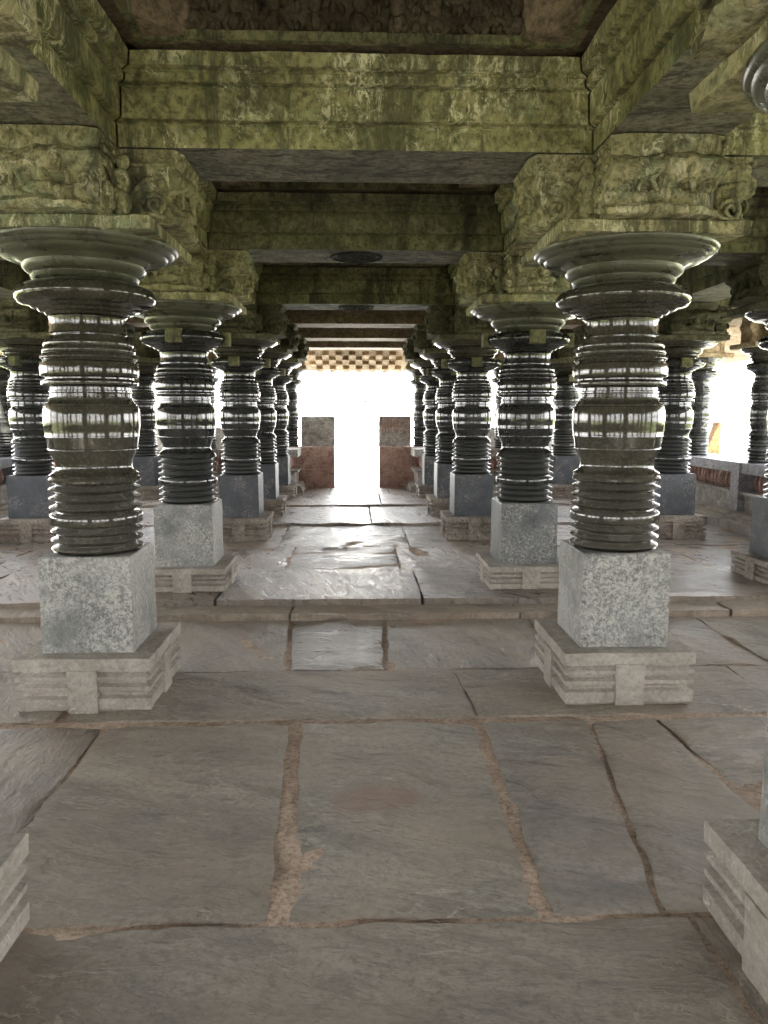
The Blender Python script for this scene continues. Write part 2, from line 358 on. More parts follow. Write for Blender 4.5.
# ------------------------------------------------------------------ pillars
HB = .232; HP = .343
def plinth_bm(d):
    H = .283 - d; k = H/.283
    P = [(0, .322), (.018, .336), (.075, .338), (.085, .312), (.10, .312), (.112, .335), (.135, .338), (.147, .31), (.158, .31), (.17, .337), (.186, .337), (.205, .31), (.215, .31), (.22, .341), (.278, .343), (.283, .34)]
    bm = bmesh.new(); loftsq(bm, [(z*k, h) for z, h in P], 12)
    for a in range(4):
        M = Matrix.Rotation(a*PI/2, 4, 'Z')
        box(bm, -.075, .075, -.348, -.30, 0, .222*k, M)
    dense(bm, .06, 3)
    rough(bm, .0035, 6, 2)
    return bm
def shaft_prof():
    P = [(.784, .225), (.79, .236)]
    def ring(z, r=.246, g=.208, h=.012):
        return [(z-.021, g), (z-h*.8, g+.02), (z-.004, r-.003), (z, r), (z+.004, r-.003), (z+h, g+.014), (z+.021, g)]
    for z in (.806, .852, .898): P += ring(z)
    P += [(.925, .21), (.930, .235), (.936, .246), (.944, .249), (.975, .249), (.983, .246), (.990, .235), (.996, .21)]
    for z in (1.022, 1.070, 1.118): P += ring(z)
    P += [(1.147, .215), (1.152, .236), (1.157, .243), (1.168, .244), (1.174, .238), (1.182, .234), (1.192, .237), (1.198, .23),
          (1.205, .215), (1.22, .204), (1.24, .201), (1.265, .206), (1.30, .224), (1.318, .232), (1.322, .238), (1.328, .238), (1.332, .235), (1.385, .243), (1.388, .247), (1.396, .247), (1.40, .246),
          (1.43, .2505), (1.46, .252), (1.50, .2525), (1.53, .249), (1.545, .245), (1.549, .238), (1.556, .24), (1.562, .226), (1.578, .215), (1.583, .219), (1.59, .219), (1.594, .21),
          (1.612, .209), (1.617, .214), (1.624, .214), (1.628, .207), (1.643, .207), (1.648, .232), (1.654, .25), (1.664, .253), (1.674, .251), (1.680, .236), (1.684, .228), (1.691, .228),
          (1.696, .247), (1.703, .254), (1.712, .2555), (1.76, .2555), (1.768, .253), (1.774, .24), (1.779, .238), (1.785, .243), (1.792, .252), (1.802, .252), (1.81, .246), (1.815, .236),
          (1.822, .24), (1.832, .241), (1.84, .236), (1.848, .229), (1.855, .233), (1.868, .231), (1.876, .222), (1.888, .217), (1.898, .213), (1.902, .192), (1.912, .192), (1.917, .2),
          (1.935, .197), (1.985, .197), (1.995, .2), (2.0, .188)]
    return P
DISC = [(2.0, .188), (2.003, .202), (2.010, .212), (2.016, .216), (2.019, .236), (2.028, .246), (2.033, .25), (2.036, .272), (2.045, .285), (2.049, .29), (2.053, .318), (2.062, .338), (2.074, .352), (2.090, .361), (2.107, .363), (2.125, .357), (2.140, .342), (2.150, .318), (2.157, .27), (2.157, .2)]
BELL = [(2.155, .19), (2.157, .225), (2.165, .24), (2.170, .242), (2.173, .257), (2.185, .272), (2.196, .277), (2.200, .268), (2.206, .268), (2.210, .284), (2.222, .303), (2.236, .314), (2.246, .316), (2.250, .306), (2.257, .308), (2.262, .322), (2.272, .335), (2.277, .346), (2.279, .37), (2.283, .40), (2.290, .417), (2.300, .43),
        (2.304, .433), (2.307, .45), (2.318, .464), (2.323, .467), (2.327, .48), (2.338, .489), (2.347, .49), (2.351, .484), (2.352, .2)]
DZ = 0.02
def pts_arm(L):   # side profile of a bracket arm, x outwards / z
    return [(L-.09, 2.412), (L-.03, 2.416), (L-.02, 2.44), (L-.05, 2.462), (L-.055, 2.50), (L-.075, 2.53), (L-.06, 2.56), (L-.015, 2.585), (L+.01, 2.61), (L+.012, 2.64), (L-.02, 2.665), (L-.05, 2.675), (L-.035, 2.70), (L-.02, 2.752)]
def bracket_bm(seed, L=.58, W=.26):
    bm = bmesh.new()
    for a in range(4):
        M = Matrix.Rotation(a*PI/2, 4, 'Z'); pr = [(0, 2.412)] + pts_arm(L) + [(0, 2.752)]
        nw = 7; cols = []
        for i in range(nw+1):
            y = -W + 2*W*i/nw
            edge_in = .03 if i in (0, nw) else 0
            cols.append([bm.verts.new(M @ Vector((x - (edge_in if x > 0 else 0), y, z))) for x, z in pr])
        k = len(pr)
        for i in range(nw):
            for j in range(k): bm.faces.new((cols[i][j], cols[i][(j+1) % k], cols[i+1][(j+1) % k], cols[i+1][j]))
        bm.faces.new(cols[0]); bm.faces.new(cols[-1][::-1])
    e = [f for f in bm.faces if len(f.verts) > 4]; bmesh.ops.triangulate(bm, faces=e)
    dense(bm, .06, 5)
    for v in bm.verts:
        if v.co.z > 2.745 or v.co.z < 2.415: continue
        n = noise.turbulence_vector(v.co*7 + Vector((seed, 0, 0)), 3, False)
        v.co += n*.02
        c = noise.cell(Vector((v.co.x*14, v.co.y*14, v.co.z*16)))
        v.co += Vector((v.co.x, v.co.y, 0)).normalized()*(c-.5)*.012
    return bm
def scroll_bm(seed, L=.58, W=.26):
    """scrolls, foliage and worn figures carved on one arm (points along +x)"""
    bm = bmesh.new(); rr = random.Random(seed)
    for s in (-1, 1):
        y = s*(W+.004)
        tube(bm, spiral(L-.15, 2.50, .055, 1.6, y, s), .013, 6)
        tube(bm, [(L-.1, y, 2.44), (L-.2, y, 2.46), (L-.27, y, 2.53), (L-.2, y, 2.61), (L-.08, y, 2.63)], [.012, .018, .018, .015, .01], 6)
        tube(bm, [(W+.02, y, 2.68), (L-.06, y, 2.685)], .012, 6)
        for i in range(5): blob(bm, (W+.05+i*.055, y, 2.72), (.02, .012, .016), sub=1)
    # worn figure on the face of the arm
    x = L-.055; z0 = 2.47
    blob(bm, (x, 0, z0+.03), (.045, .09, .035)); blob(bm, (x+.005, 0, z0+.09), (.04, .045, .055)); blob(bm, (x+.02, 0, z0+.165), (.03, .028, .034))
    tube(bm, [(x+.02, -.04, z0+.12), (x+.045, -.085, z0+.08), (x+.05, -.06, z0+.03)], .014, 6)
    tube(bm, [(x+.02, .04, z0+.12), (x+.045, .09, z0+.10), (x+.04, .11, z0+.16)], .014, 6)
    tube(bm, [(x+.01, .125*math.cos(t), z0+.04+.16*math.sin(t)) for t in [i*PI/12 for i in range(13)]], .012, 6)
    for s in (-1, 1):
        tube(bm, [(x+.01, s*.19+.035*(1-i/20)*math.cos(i*.5), z0+.06+.035*(1-i/20)*math.sin(i*.5)) for i in range(18)], .009, 5)
        blob(bm, (x+.005, s*.2, z0+.14), (.03, .03, .04), sub=1)
    rough(bm, .006, 20, seed)
    return bm
def figure_corner_bm(seed, W=.26):
    """worn standing figure in the re-entrant corner between two arms"""
    bm = bmesh.new(); M = Matrix.Rotation(PI/4, 4, 'Z'); r = W*1.414+.02
    blob(bm, (r, 0, 2.50), (.05, .05, .09), M); blob(bm, (r+.01, 0, 2.6), (.045, .055, .06), M); blob(bm, (r+.03, 0, 2.68), (.035, .033, .038), M)
    tube(bm, [(r+.02, -.05, 2.63), (r+.05, -.06, 2.57), (r+.07, -.01, 2.55)], .014, 6, M)
    tube(bm, [(r+.02, .05, 2.63), (r+.04, .08, 2.58), (r+.05, .07, 2.5)], .014, 6, M)
    tube(bm, [(r+.02, -.03, 2.46), (r+.05, -.02, 2.42)], .022, 6, M); tube(bm, [(r+.02, .03, 2.46), (r+.05, .03, 2.42)], .022, 6, M)
    rough(bm, .008, 18, seed)
    return bm
MESHES = {}
def shared(key, fn, mat, **k):
    """mesh object built once per key; returns a fresh object sharing data"""
    if key not in MESHES:
        o = mesh(key[0], fn(), mat, **k); me = o.data; bpy.data.objects.remove(o); MESHES[key] = me
    o = bpy.data.objects.new(key[0], MESHES[key]); COL.objects.link(o); return o
def lathe_bm(P, seg=80):
    bm = bmesh.new(); lathe(bm, P, seg); return bm
def block_bm(d):
    bm = bmesh.new(); loftsq(bm, [(.283, HB), (.30, HB+.001), (.775, HB), (.784, HB-.007)], 8); dense(bm, .07, 3); rough(bm, .003, 7, 1); return bm
def slab_bm():
    bm = bmesh.new(); loftsq(bm, [(2.350, .43), (2.354, .445), (2.405, .45), (2.412, .44)], 14); dense(bm, .06, 2); rough(bm, .006, 11, 5); return bm
def tab_bm():
    bm = bmesh.new(); box(bm, -.06, .06, -.372, -.29, 2.05, 2.155); bevel(bm, .006); return bm
def make_pillar(x, y, d, label, style, tabs=False, seg=80):
    blk, pl, sh, di, be, br = style
    t = thing('stone_pillar', label, 'pillar', (x, y, d), 0, 'lathe turned stone pillars of the hall')
    def add(o, r=0, par=None):
        o.parent = par or t; o.location = (0, 0, -d if par is None else 0); o.rotation_euler = (0, 0, r); return o
    p = shared(('plinth', d, pl), lambda: plinth_bm(d), pl, auto=35); p.parent = t
    add(shared(('base_block', 0, blk), lambda: block_bm(d), blk, auto=35))
    add(shared(('shaft', seg, sh), lambda: lathe_bm(shaft_prof(), seg), sh, auto=38))
    dd = add(shared(('capital_disc', seg, di), lambda: lathe_bm(DISC, seg), di, auto=38))
    if tabs:
        for a in range(4):
            q = shared(('tab', 0, di), tab_bm, 'moss_dark'); add(q, a*PI/2, dd)
    add(shared(('capital_bell', seg, be), lambda: lathe_bm(BELL, seg), be, auto=38))
    add(shared(('abacus', 0, br), slab_bm, br, auto=35))
    b = add(shared(('bracket', 0, br), lambda: bracket_bm(3), br, auto=50))
    for a in range(4):
        add(shared(('carved_scroll', a % 2, br), lambda: scroll_bm(a+4), br, smooth=True), a*PI/2, b)
        add(shared(('corner_figure', a % 2, br), lambda: figure_corner_bm(a+7), br, smooth=True), a*PI/2, b)
    return t
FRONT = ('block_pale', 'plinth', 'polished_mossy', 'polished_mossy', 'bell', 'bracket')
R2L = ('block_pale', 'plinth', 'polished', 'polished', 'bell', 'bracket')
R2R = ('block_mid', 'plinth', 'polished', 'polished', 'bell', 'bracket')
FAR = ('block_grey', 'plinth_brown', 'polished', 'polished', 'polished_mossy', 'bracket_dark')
ROWS = [-.5, 1.82, 4.136, 6.40, 9.367, 11.326, 13.41]
DEL = [0, 0, 0, .09, 0, .035, .065]
XO = [3.8, 3.8, 3.8, 3.72, 3.87, 3.75, 3.66]
nm_l = {1: 'cropped pillar at the lower left edge, only its plinth corner and capital corner in view',
        2: 'largest pillar left of the aisle, pale block base and full rings in view',
        3: 'second pillar along the left of the aisle, pale speckled block base',
        4: 'third pillar along the left of the aisle, blue grey block base',
        5: 'fourth pillar along the left of the aisle, narrow dark shaft',
        6: 'last full height pillar left of the aisle before the bright doorway'}
nm_r = {1: 'cropped pillar at the lower right edge, moulded plinth and slab corner in view',
        2: 'largest pillar right of the aisle, pale pitted block base under ringed shaft',
        3: 'second pillar along the right of the aisle, bluish block flecked white',
        4: 'third pillar along the right of the aisle, dark blue grey block base',
        5: 'fourth pillar along the right of the aisle, narrow dark shaft',
        6: 'last full height pillar right of the aisle before the bright doorway'}
on_l = {4: 'side aisle pillar at the far left edge beyond the largest left pillar',
        5: 'side aisle pillar hidden mostly behind the largest left pillar',
        6: 'distant side aisle pillar glimpsed between the two nearest left pillars'}
on_r = {3: 'dark side aisle pillar cut by the right edge on a moulded base',
        4: 'side aisle pillar just right of the largest right pillar, plain blue grey block',
        5: 'side aisle pillar hidden mostly behind the largest right pillar',
        6: 'distant side aisle pillar glimpsed left of the largest right pillar'}
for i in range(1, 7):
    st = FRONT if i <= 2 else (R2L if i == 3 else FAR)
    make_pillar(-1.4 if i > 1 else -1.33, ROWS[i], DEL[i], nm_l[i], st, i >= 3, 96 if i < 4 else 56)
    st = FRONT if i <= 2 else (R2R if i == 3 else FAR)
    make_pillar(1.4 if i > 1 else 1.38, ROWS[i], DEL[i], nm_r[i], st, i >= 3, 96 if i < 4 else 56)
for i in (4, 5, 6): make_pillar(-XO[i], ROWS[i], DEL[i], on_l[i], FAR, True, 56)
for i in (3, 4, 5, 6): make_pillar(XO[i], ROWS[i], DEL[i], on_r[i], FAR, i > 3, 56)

# short bench pillars
def make_short(x, y, z, label, k=.7):
    t = thing('bench_pillar', label, 'pillar', (x, y, z), 0, 'short turned pillars standing on the benches')
    top = 2.352; s = (top-z)/(top-.784)
    def P(pr): return [((a-.784)*s, b*k) for a, b in pr]
    ky = round(z, 2)
    for key, pr, m in (('shaft', shaft_prof(), 'polished'), ('capital_disc', DISC, 'polished'), ('capital_bell', BELL, 'polished_mossy')):
        o = shared((key, 'short', ky, k), lambda: lathe_bm(P(pr), 48), m, auto=38); o.parent = t
    def sb():
        bm = slab_bm(); bmesh.ops.transform(bm, matrix=Matrix.Translation((0, 0, -z)) @ Matrix.Diagonal((.75, .75, 1, 1)), verts=bm.verts); return bm
    def bb():
        bm = bracket_bm(5); bmesh.ops.transform(bm, matrix=Matrix.Translation((0, 0, -z)) @ Matrix.Diagonal((.55, .55, 1, 1)), verts=bm.verts); return bm
    o = shared(('abacus', 'short', ky), sb, 'tan', auto=35); o.parent = t
    o = shared(('bracket', 'short', ky), bb, 'tan', auto=50); o.parent = t
    return t

# ------------------------------------------------------------------ beams
TIER = [(2.76, .262), (2.862, .262), (2.866, .248), (2.878, .248), (2.882, .285), (2.89, .292), (3.015, .298), (3.02, .283), (3.03, .283), (3.034, .318), (3.042, .325), (3.068, .325), (3.075, .313), (3.085, .313), (3.091, .352), (3.15, .36), (3.155, .345)]
def beam(axis, a0, a1, c, mat, label, mitre=(1, 1), medallion=False, und=True, group='tiered stone beams over the pillars', z0=0):
    """axis 'x' runs from x=a0 to a1 at y=c; ends mitred"""
    bm = bmesh.new(); L = a1-a0; n = max(6, int(L/.12))
    ring = [(h, z) for z, h in TIER] + [(-h, z) for z, h in reversed(TIER)]
    secs = []
    for i in range(n+1):
        t = i/n; s = []
        for h, z in ring:
            lo = abs(h)*mitre[0]+.007; hi = abs(h)*mitre[1]+.007
            p = lo + (L-lo-hi)*t
            s.append(bm.verts.new(((p, h, z+z0) if axis == 'x' else (h, p, z+z0))))
        secs.append(s)
    k = len(ring)
    for A, B in zip(secs, secs[1:]):
        for j in range(k): bm.faces.new((A[j], A[(j+1) % k], B[(j+1) % k], B[j]))
    bm.faces.new(secs[0]); bm.faces.new(secs[-1][::-1])
    dense(bm, .15, 1)
    for v in bm.verts:
        w_ = v.co + Vector((a0, c, 0)); q_ = v.co.x if axis == 'x' else v.co.y
        if q_ < .4 or q_ > L-.4 or v.co.z < 2.765+z0: continue
        nn = noise.turbulence_vector(w_*5, 3, False)
        v.co += Vector((0, nn.y, nn.z) if axis == 'x' else (nn.x, 0, nn.z))*.006
    loc = (a0, c, 0) if axis == 'x' else (c, a0, 0)
    t = thing('stone_beam', label, 'beam', (loc[0], loc[1], 2.76+z0), 0, group)
    o = mesh('tiered_beam', bm, mat, t, auto=40, loc=(0, 0, -2.76-z0))
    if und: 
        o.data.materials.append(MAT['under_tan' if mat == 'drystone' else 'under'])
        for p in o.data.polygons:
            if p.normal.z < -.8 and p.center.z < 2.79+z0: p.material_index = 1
    if medallion:
        bm = bmesh.new()
        for r_, rt in ((.2, .012), (.15, .01), (.07, .01)):
            tube(bm, [(r_*math.cos(q), r_*math.sin(q)*.95, -.004) for q in [2*PI*i/32 for i in range(33)]], rt, 6)
        for i in range(12):
            a = 2*PI*i/12; blob(bm, (.112*math.cos(a), .108*math.sin(a), -.004), (.03, .016, .014), Matrix.Identity(4) if 0 else None, 1)
        blob(bm, (0, 0, -.004), (.045, .045, .025))
        mesh('lotus_medallion', bm, 'carve', t, smooth=True, loc=((L/2, 0, 0) if axis == 'x' else (0, L/2, 0)))
    return t
ordn = ['', 'at the near pillars', 'nearest, widest and brightest', 'second', 'third', 'fourth', 'fifth']
mats = {1: 'moss', 2: 'moss', 3: 'moss_dark', 4: 'moss_dark', 5: 'drystone', 6: 'drystone'}
cl = {1: 'mossy crossbeam over the cropped near pillars', 2: 'yellow green tiered crossbeam spanning the two largest pillars', 3: 'green tiered crossbeam behind the brightest one, dark lotus carved beneath',
      4: 'dark crossbeam third along the aisle, small lotus beneath', 5: 'brown crossbeam fourth along the aisle', 6: 'brown crossbeam last before the checkered eave'}
for i in range(2, 7):
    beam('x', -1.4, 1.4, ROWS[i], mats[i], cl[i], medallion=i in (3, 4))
    for s, nm in ((-1, 'left'), (1, 'right')):
        a, b = (1.4, 3.8) if s > 0 else (-3.8, -1.4)
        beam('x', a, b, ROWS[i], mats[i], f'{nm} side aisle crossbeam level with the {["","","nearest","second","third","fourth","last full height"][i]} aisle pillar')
        a, b = (3.8, 5.3) if s > 0 else (-5.3, -3.8)
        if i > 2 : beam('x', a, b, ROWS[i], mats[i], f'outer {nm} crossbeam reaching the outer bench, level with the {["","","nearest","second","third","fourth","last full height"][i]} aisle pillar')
for i in range(1, 6):
    m = 'moss' if i < 3 else ('moss_dark' if i < 4 else 'drystone')
    for s, nm in ((-1, 'left'), (1, 'right')):
        seg_ = ['', 'from top corner to largest', 'between the largest and second', 'between the second and third', 'between the third and fourth', 'between the fourth and last full height'][i]
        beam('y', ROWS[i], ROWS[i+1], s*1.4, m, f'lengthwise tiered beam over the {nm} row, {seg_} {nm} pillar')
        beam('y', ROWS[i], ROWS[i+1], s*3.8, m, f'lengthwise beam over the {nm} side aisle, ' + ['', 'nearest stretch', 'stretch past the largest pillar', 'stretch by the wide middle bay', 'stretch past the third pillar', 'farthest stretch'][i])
for s, nm in ((-1, 'left'), (1, 'right')):
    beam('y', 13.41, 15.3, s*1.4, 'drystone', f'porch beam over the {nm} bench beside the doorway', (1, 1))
    beam('y', -2.2, 6.4, s*5.3, 'drystone', f'outer {nm} eaves beam, near stretch', (0, 1), und=False)
    for k, q in ((3, 'by the wide middle bay'), (4, 'above the outer bench pillars'), (5, 'past the outer bench pillars')):
        beam('y', ROWS[k], ROWS[k+1], s*5.3, 'drystone', f'outer {nm} eaves beam {q}', (1, 1), und=False)
    beam('y', 13.41, 14.35, s*5.3, 'drystone', f'short eaves beam at the far {nm} corner of the hall', (1, 1), und=False)
    a, b = (1.8, 5.3) if s > 0 else (-5.3, -1.8)
    beam('x', a, b, 14.35, 'drystone', f'eaves beam over the far bench {nm} of the porch', (0, 1) if s > 0 else (1, 0), und=False)
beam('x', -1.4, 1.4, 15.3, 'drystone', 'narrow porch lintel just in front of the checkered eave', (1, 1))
# upper masonry over perimeter, roof, back of hall
bm = bmesh.new()
for x0, x1, y0, y1 in ((5.0, 5.6, -2.6, 14.6), (-5.6, -5.0, -2.6, 14.6), (-5.6, -1.8, 14.1, 14.6), (1.8, 5.6, 14.1, 14.6), (-1.7, 1.7, 15.1, 15.55), (-1.7, -1.2, 13.8, 15.1), (1.2, 1.7, 13.8, 15.1), (-5.6, 5.6, -2.7, -2.2)):
    box(bm, x0, x1, y0, y1, 3.25, 4.0)
struct(mesh('trim_1', bm, 'drystone'))
bm = bmesh.new(); box(bm, -5.8, 5.8, -2.8, 14.7, 3.98, 4.2); box(bm, -1.9, 1.9, 14.7, 15.7, 3.98, 4.2); struct(mesh('ceiling', bm, 'frieze'))
bm = bmesh.new()
for x0, x1 in ((-5.3, -3.8), (-3.8, -1.4), (-1.4, 1.4), (1.4, 3.8), (3.8, 5.3)):
    box(bm, x0+.2, x1-.2, -2.3, 1.6, 3.5, 3.6)
struct(mesh('ceiling', bm, 'frieze'))

# bays: carved frieze on four sides, corner stones and a ceiling panel
def frieze_bm(L):
    bm = bmesh.new(); box(bm, 0, L, 0, .14, 3.165, 3.66)
    box(bm, 0, L, -.03, .02, 3.165, 3.20); box(bm, 0, L, -.035, .02, 3.56, 3.60)
    dense(bm, .08, 5); rough(bm, .006, 8, 3); return bm
def figs_bm(L, seed, fine=True):
    bm = bmesh.new(); n = max(3, int(L/.17)); rr = random.Random(seed)
    for i in range(n):
        x = (i+.5)*L/n + rr.uniform(-.01, .01); h = rr.uniform(.9, 1.1); z = 3.2
        blob(bm, (x, -.02, z+.05*h), (.045, .03, .05*h), sub=1 if not fine else 2); blob(bm, (x+rr.uniform(-.01, .01), -.025, z+.14*h), (.034, .03, .055*h))
        blob(bm, (x, -.035, z+.225*h), (.024, .026, .03))
        for s in (-1, 1):
            tube(bm, [(x+s*.03, -.03, z+.18), (x+s*.06, -.045, z+.13+rr.uniform(-.03, .05)), (x+s*.045, -.055, z+.1+rr.uniform(-.02, .09))], .012, 5)
            tube(bm, [(x+s*.02, -.03, z+.08), (x+s*rr.uniform(.03, .06), -.05, z+.03), (x+s*.02, -.045, z)], .016, 5)
            for q in range(3): blob(bm, (x+s*.078+rr.uniform(-.008, .008), -.015, z+.04+q*.08), (.017, .02, .03), sub=1)
        tube(bm, [(x+.075*math.cos(t), -.015, z+.2+.09*math.sin(t)) for t in [k*PI/8 for k in range(9)]], .012, 5)
    rough(bm, .008, 22, seed); return bm
def corner_bm(leg):
    bm = bmesh.new()
    z0, z1 = 3.17, 3.66
    A = [(0, 0), (leg, 0), (leg*.95, .06), (.06, leg*.95), (0, leg)]
    lo = [bm.verts.new((x, y, z0)) for x, y in A]; hi = [bm.verts.new((x, y, z1)) for x, y in A]
    bm.faces.new(lo); bm.faces.new(hi[::-1])
    for i in range(len(A)): j = (i+1) % len(A); bm.faces.new((lo[i], lo[j], hi[j], hi[i]))
    dense(bm, .06, 4)
    rr = random.Random(4)
    M = Matrix.Translation((leg*.5, leg*.5, 0)) @ Matrix.Rotation(-PI/4, 4, 'Z')
    for i in range(26):
        a = rr.uniform(0, 6.28); rd = rr.uniform(.02, .12)
        tube(bm, [(rd*math.cos(a+q*.3)*(1+.15*q), .015, 3.42+rd*1.2*math.sin(a+q*.3)*(1+.15*q)) for q in range(5)], .014, 5, M)
    rough(bm, .01, 14, 1); return bm
def bay(x0, x1, y0, y1, label, near=False):
    o_ = .39
    t = thing('carved_ceiling_bay', label, 'ceiling carving', ((x0+x1)/2, (y0+y1)/2, 3.2), 0, 'carved ceiling bays between the beams')
    X0, X1, Y0, Y1 = x0+o_, x1-o_, y0+o_, y1-o_; cx, cy = (x0+x1)/2, (y0+y1)/2
    for (px, py, rz, L) in ((X0, Y1, 0, X1-X0), (X1, Y0, PI, X1-X0), (X1, Y1, -PI/2, Y1-Y0), (X0, Y0, PI/2, Y1-Y0)):
        f = mesh('frieze', frieze_bm(L), 'frieze', t, auto=50, loc=(px-cx, py-cy, -3.2)); f.rotation_euler = (0, 0, rz)
        bm = bmesh.new(); box(bm, .01, L-.01, -.065, -.028, 3.158, 3.198); dense(bm, .1, 5); rough(bm, .004, 9, 1); mesh('ledge', bm, 'moss_dark', f)
        if near: mesh('relief_figures', figs_bm(L, int(px*7+py*3)), 'frieze', f, smooth=True)
    for (px, py, rz) in ((X0, Y1, -PI/2), (X1, Y1, PI), (X1, Y0, PI/2), (X0, Y0, 0)):
        c = mesh('corner_stone', corner_bm(.27), 'drystone', t, auto=50, loc=(px-cx, py-cy, -3.2)); c.rotation_euler = (0, 0, rz)
    bm = bmesh.new(); box(bm, X0-.1, X1+.1, Y0-.1, Y1+.1, 3.655, 3.75); mesh('ceiling_panel', bm, 'frieze', t, loc=(-cx, -cy, -3.2))
bay(-1.4, 1.4, 1.82, 4.136, 'dark brown frieze of worn figures and corner stones above the brightest crossbeam', True)
for i in range(1, 6):
    wh = ['', 'over the nearest bay, mostly above the picture', 'behind the brightest crossbeam', 'over the wide middle bay', 'past the third pillar', 'before the last full height pillar'][i]
    for x0, x1, nm in ((-3.8, -1.4, 'left side aisle ceiling'), (-1.4, 1.4, 'centre aisle ceiling'), (1.4, 3.8, 'right side aisle ceiling')):
        if i == 1 and x0 == -1.4: continue
        bay(x0, x1, ROWS[i], ROWS[i+1], f'{nm} of dark carved stone, {wh}')
bm = bmesh.new()
for s in (-1, 1):
    a, b = sorted((s*3.9, s*5.4)); box(bm, a, b, 1.9, 13.4, 3.30, 3.4); a, b = sorted((s*1.75, s*5.4)); box(bm, a, b, 13.4, 14.4, 3.30, 3.4)
box(bm, -1.4, 1.4, 13.4, 15.4, 3.25, 3.35)
struct(mesh('ceiling', bm, 'frieze'))

# ------------------------------------------------------------------ benches along the open edges
def bench(x, y, rz, L, label, pier=(1,), seat='bluegrey', low='pale', back=True, z=0, mat_rec='red', depth=.75, mo=1):
    """front face towards local -y, runs 0..L along x"""
    L0 = L; L = L - .02
    t = thing('stone_bench', label, 'bench', (x, y, z), rz, 'stone benches round the open edge of the hall')
    bm = bmesh.new(); box(bm, 0, L, 0, depth, .72-z, .858-z); bevel(bm, .008); dense(bm, .15, 3); rough(bm, .004, 8, L, (0, 1, .3)); mesh('seat_slab', bm, seat, t, auto=40)
    bm = bmesh.new(); box(bm, 0, L, .06, depth, .2-z, .47-z); box(bm, 0, L, -.0, depth, .44-z, .475-z); dense(bm, .12, 4); rough(bm, .008, 6, L+1, (0, 1, 1)); mesh('lower_wall', bm, low, t, auto=40)
    bm = bmesh.new(); box(bm, 0, L, -.28*mo, depth, .002, .12-z if z < .1 else .1); box(bm, 0, L, -.2*mo, .1, .12-z, .17-z); box(bm, 0, L, -.12*mo, .1, .165-z, .21-z); dense(bm, .12, 4); rough(bm, .008, 6, L+2, (0, 1, 1)); mesh('base_moulding', bm, 'plinth', t, auto=40)
    bm = bmesh.new(); box(bm, 0, L, .22, depth, .47-z, .73-z); mesh('recess_panel', bm, mat_rec, t)
    bm = bmesh.new(); n = int(L/.11)
    for i in range(n):
        xx = (i+.5)*L/n
        tube(bm, [(xx, .2, .475-z), (xx+.01, .17, .55-z), (xx-.01, .17, .62-z), (xx, .2, .72-z)], [.022, .034, .022, .03], 7)
    mesh('relief_carving', bm, mat_rec, t, smooth=True)
    for p in pier:
        bm = bmesh.new(); xx = L*p; a = max(0.01, min(L-.23, xx-.11)); box(bm, a, a+.22, -.02, .3, .215-z, .8585-z); bevel(bm, .006); mesh('pier', bm, seat, t)
    if back:
        bm = bmesh.new(); M = Matrix.Translation((0, depth-.12, .86-z)) @ Matrix.Rotation(R(-22), 4, 'X')
        box(bm, 0, L, 0, .11, -.03, .42, M); dense(bm, .15, 3); rough(bm, .006, 8, L, (0, 1, 1)); mesh('backrest', bm, 'pale', t, auto=40)
    return t
ys = [4.25, 6.4, 8.2, 10.0, 11.9, 12.95]
for i in range(5):
    wr = ['beside the nearest pillars', 'beside the second pillars', 'with a blue grey pier below the cropped bench pillar', 'behind the side aisle pillar, bright seat and carved recess', 'far corner stretch'][i]
    bench(5.1, ys[i+1], -PI/2, ys[i+1]-ys[i], f'right hand stone bench {wr}', pier=(1,) if i < 4 else (.5,), back=i < 2, seat='bench')
    bench(-5.1, ys[i], PI/2, ys[i+1]-ys[i], f'left hand stone bench {["beside the nearest pillars","beside the second pillars","beside the wide middle bay","left of the side aisle pillar at the left edge","at the far left corner"][i]}')
for i, yy in enumerate((8.2, 10.0, 11.9)):
    make_short(5.34, yy, .865, ['short turned pillar on the right bench, nearest of its row', 'short dark turned pillar at the right edge, standing on the bench pier', 'short ringed pillar on the right bench against white daylight'][i])
    make_short(-5.34, yy, .865, ['short turned pillar on the left bench, nearest of its row', 'short turned pillar on the left bench, middle of its row', 'short turned pillar on the left bench, farthest of its row'][i])
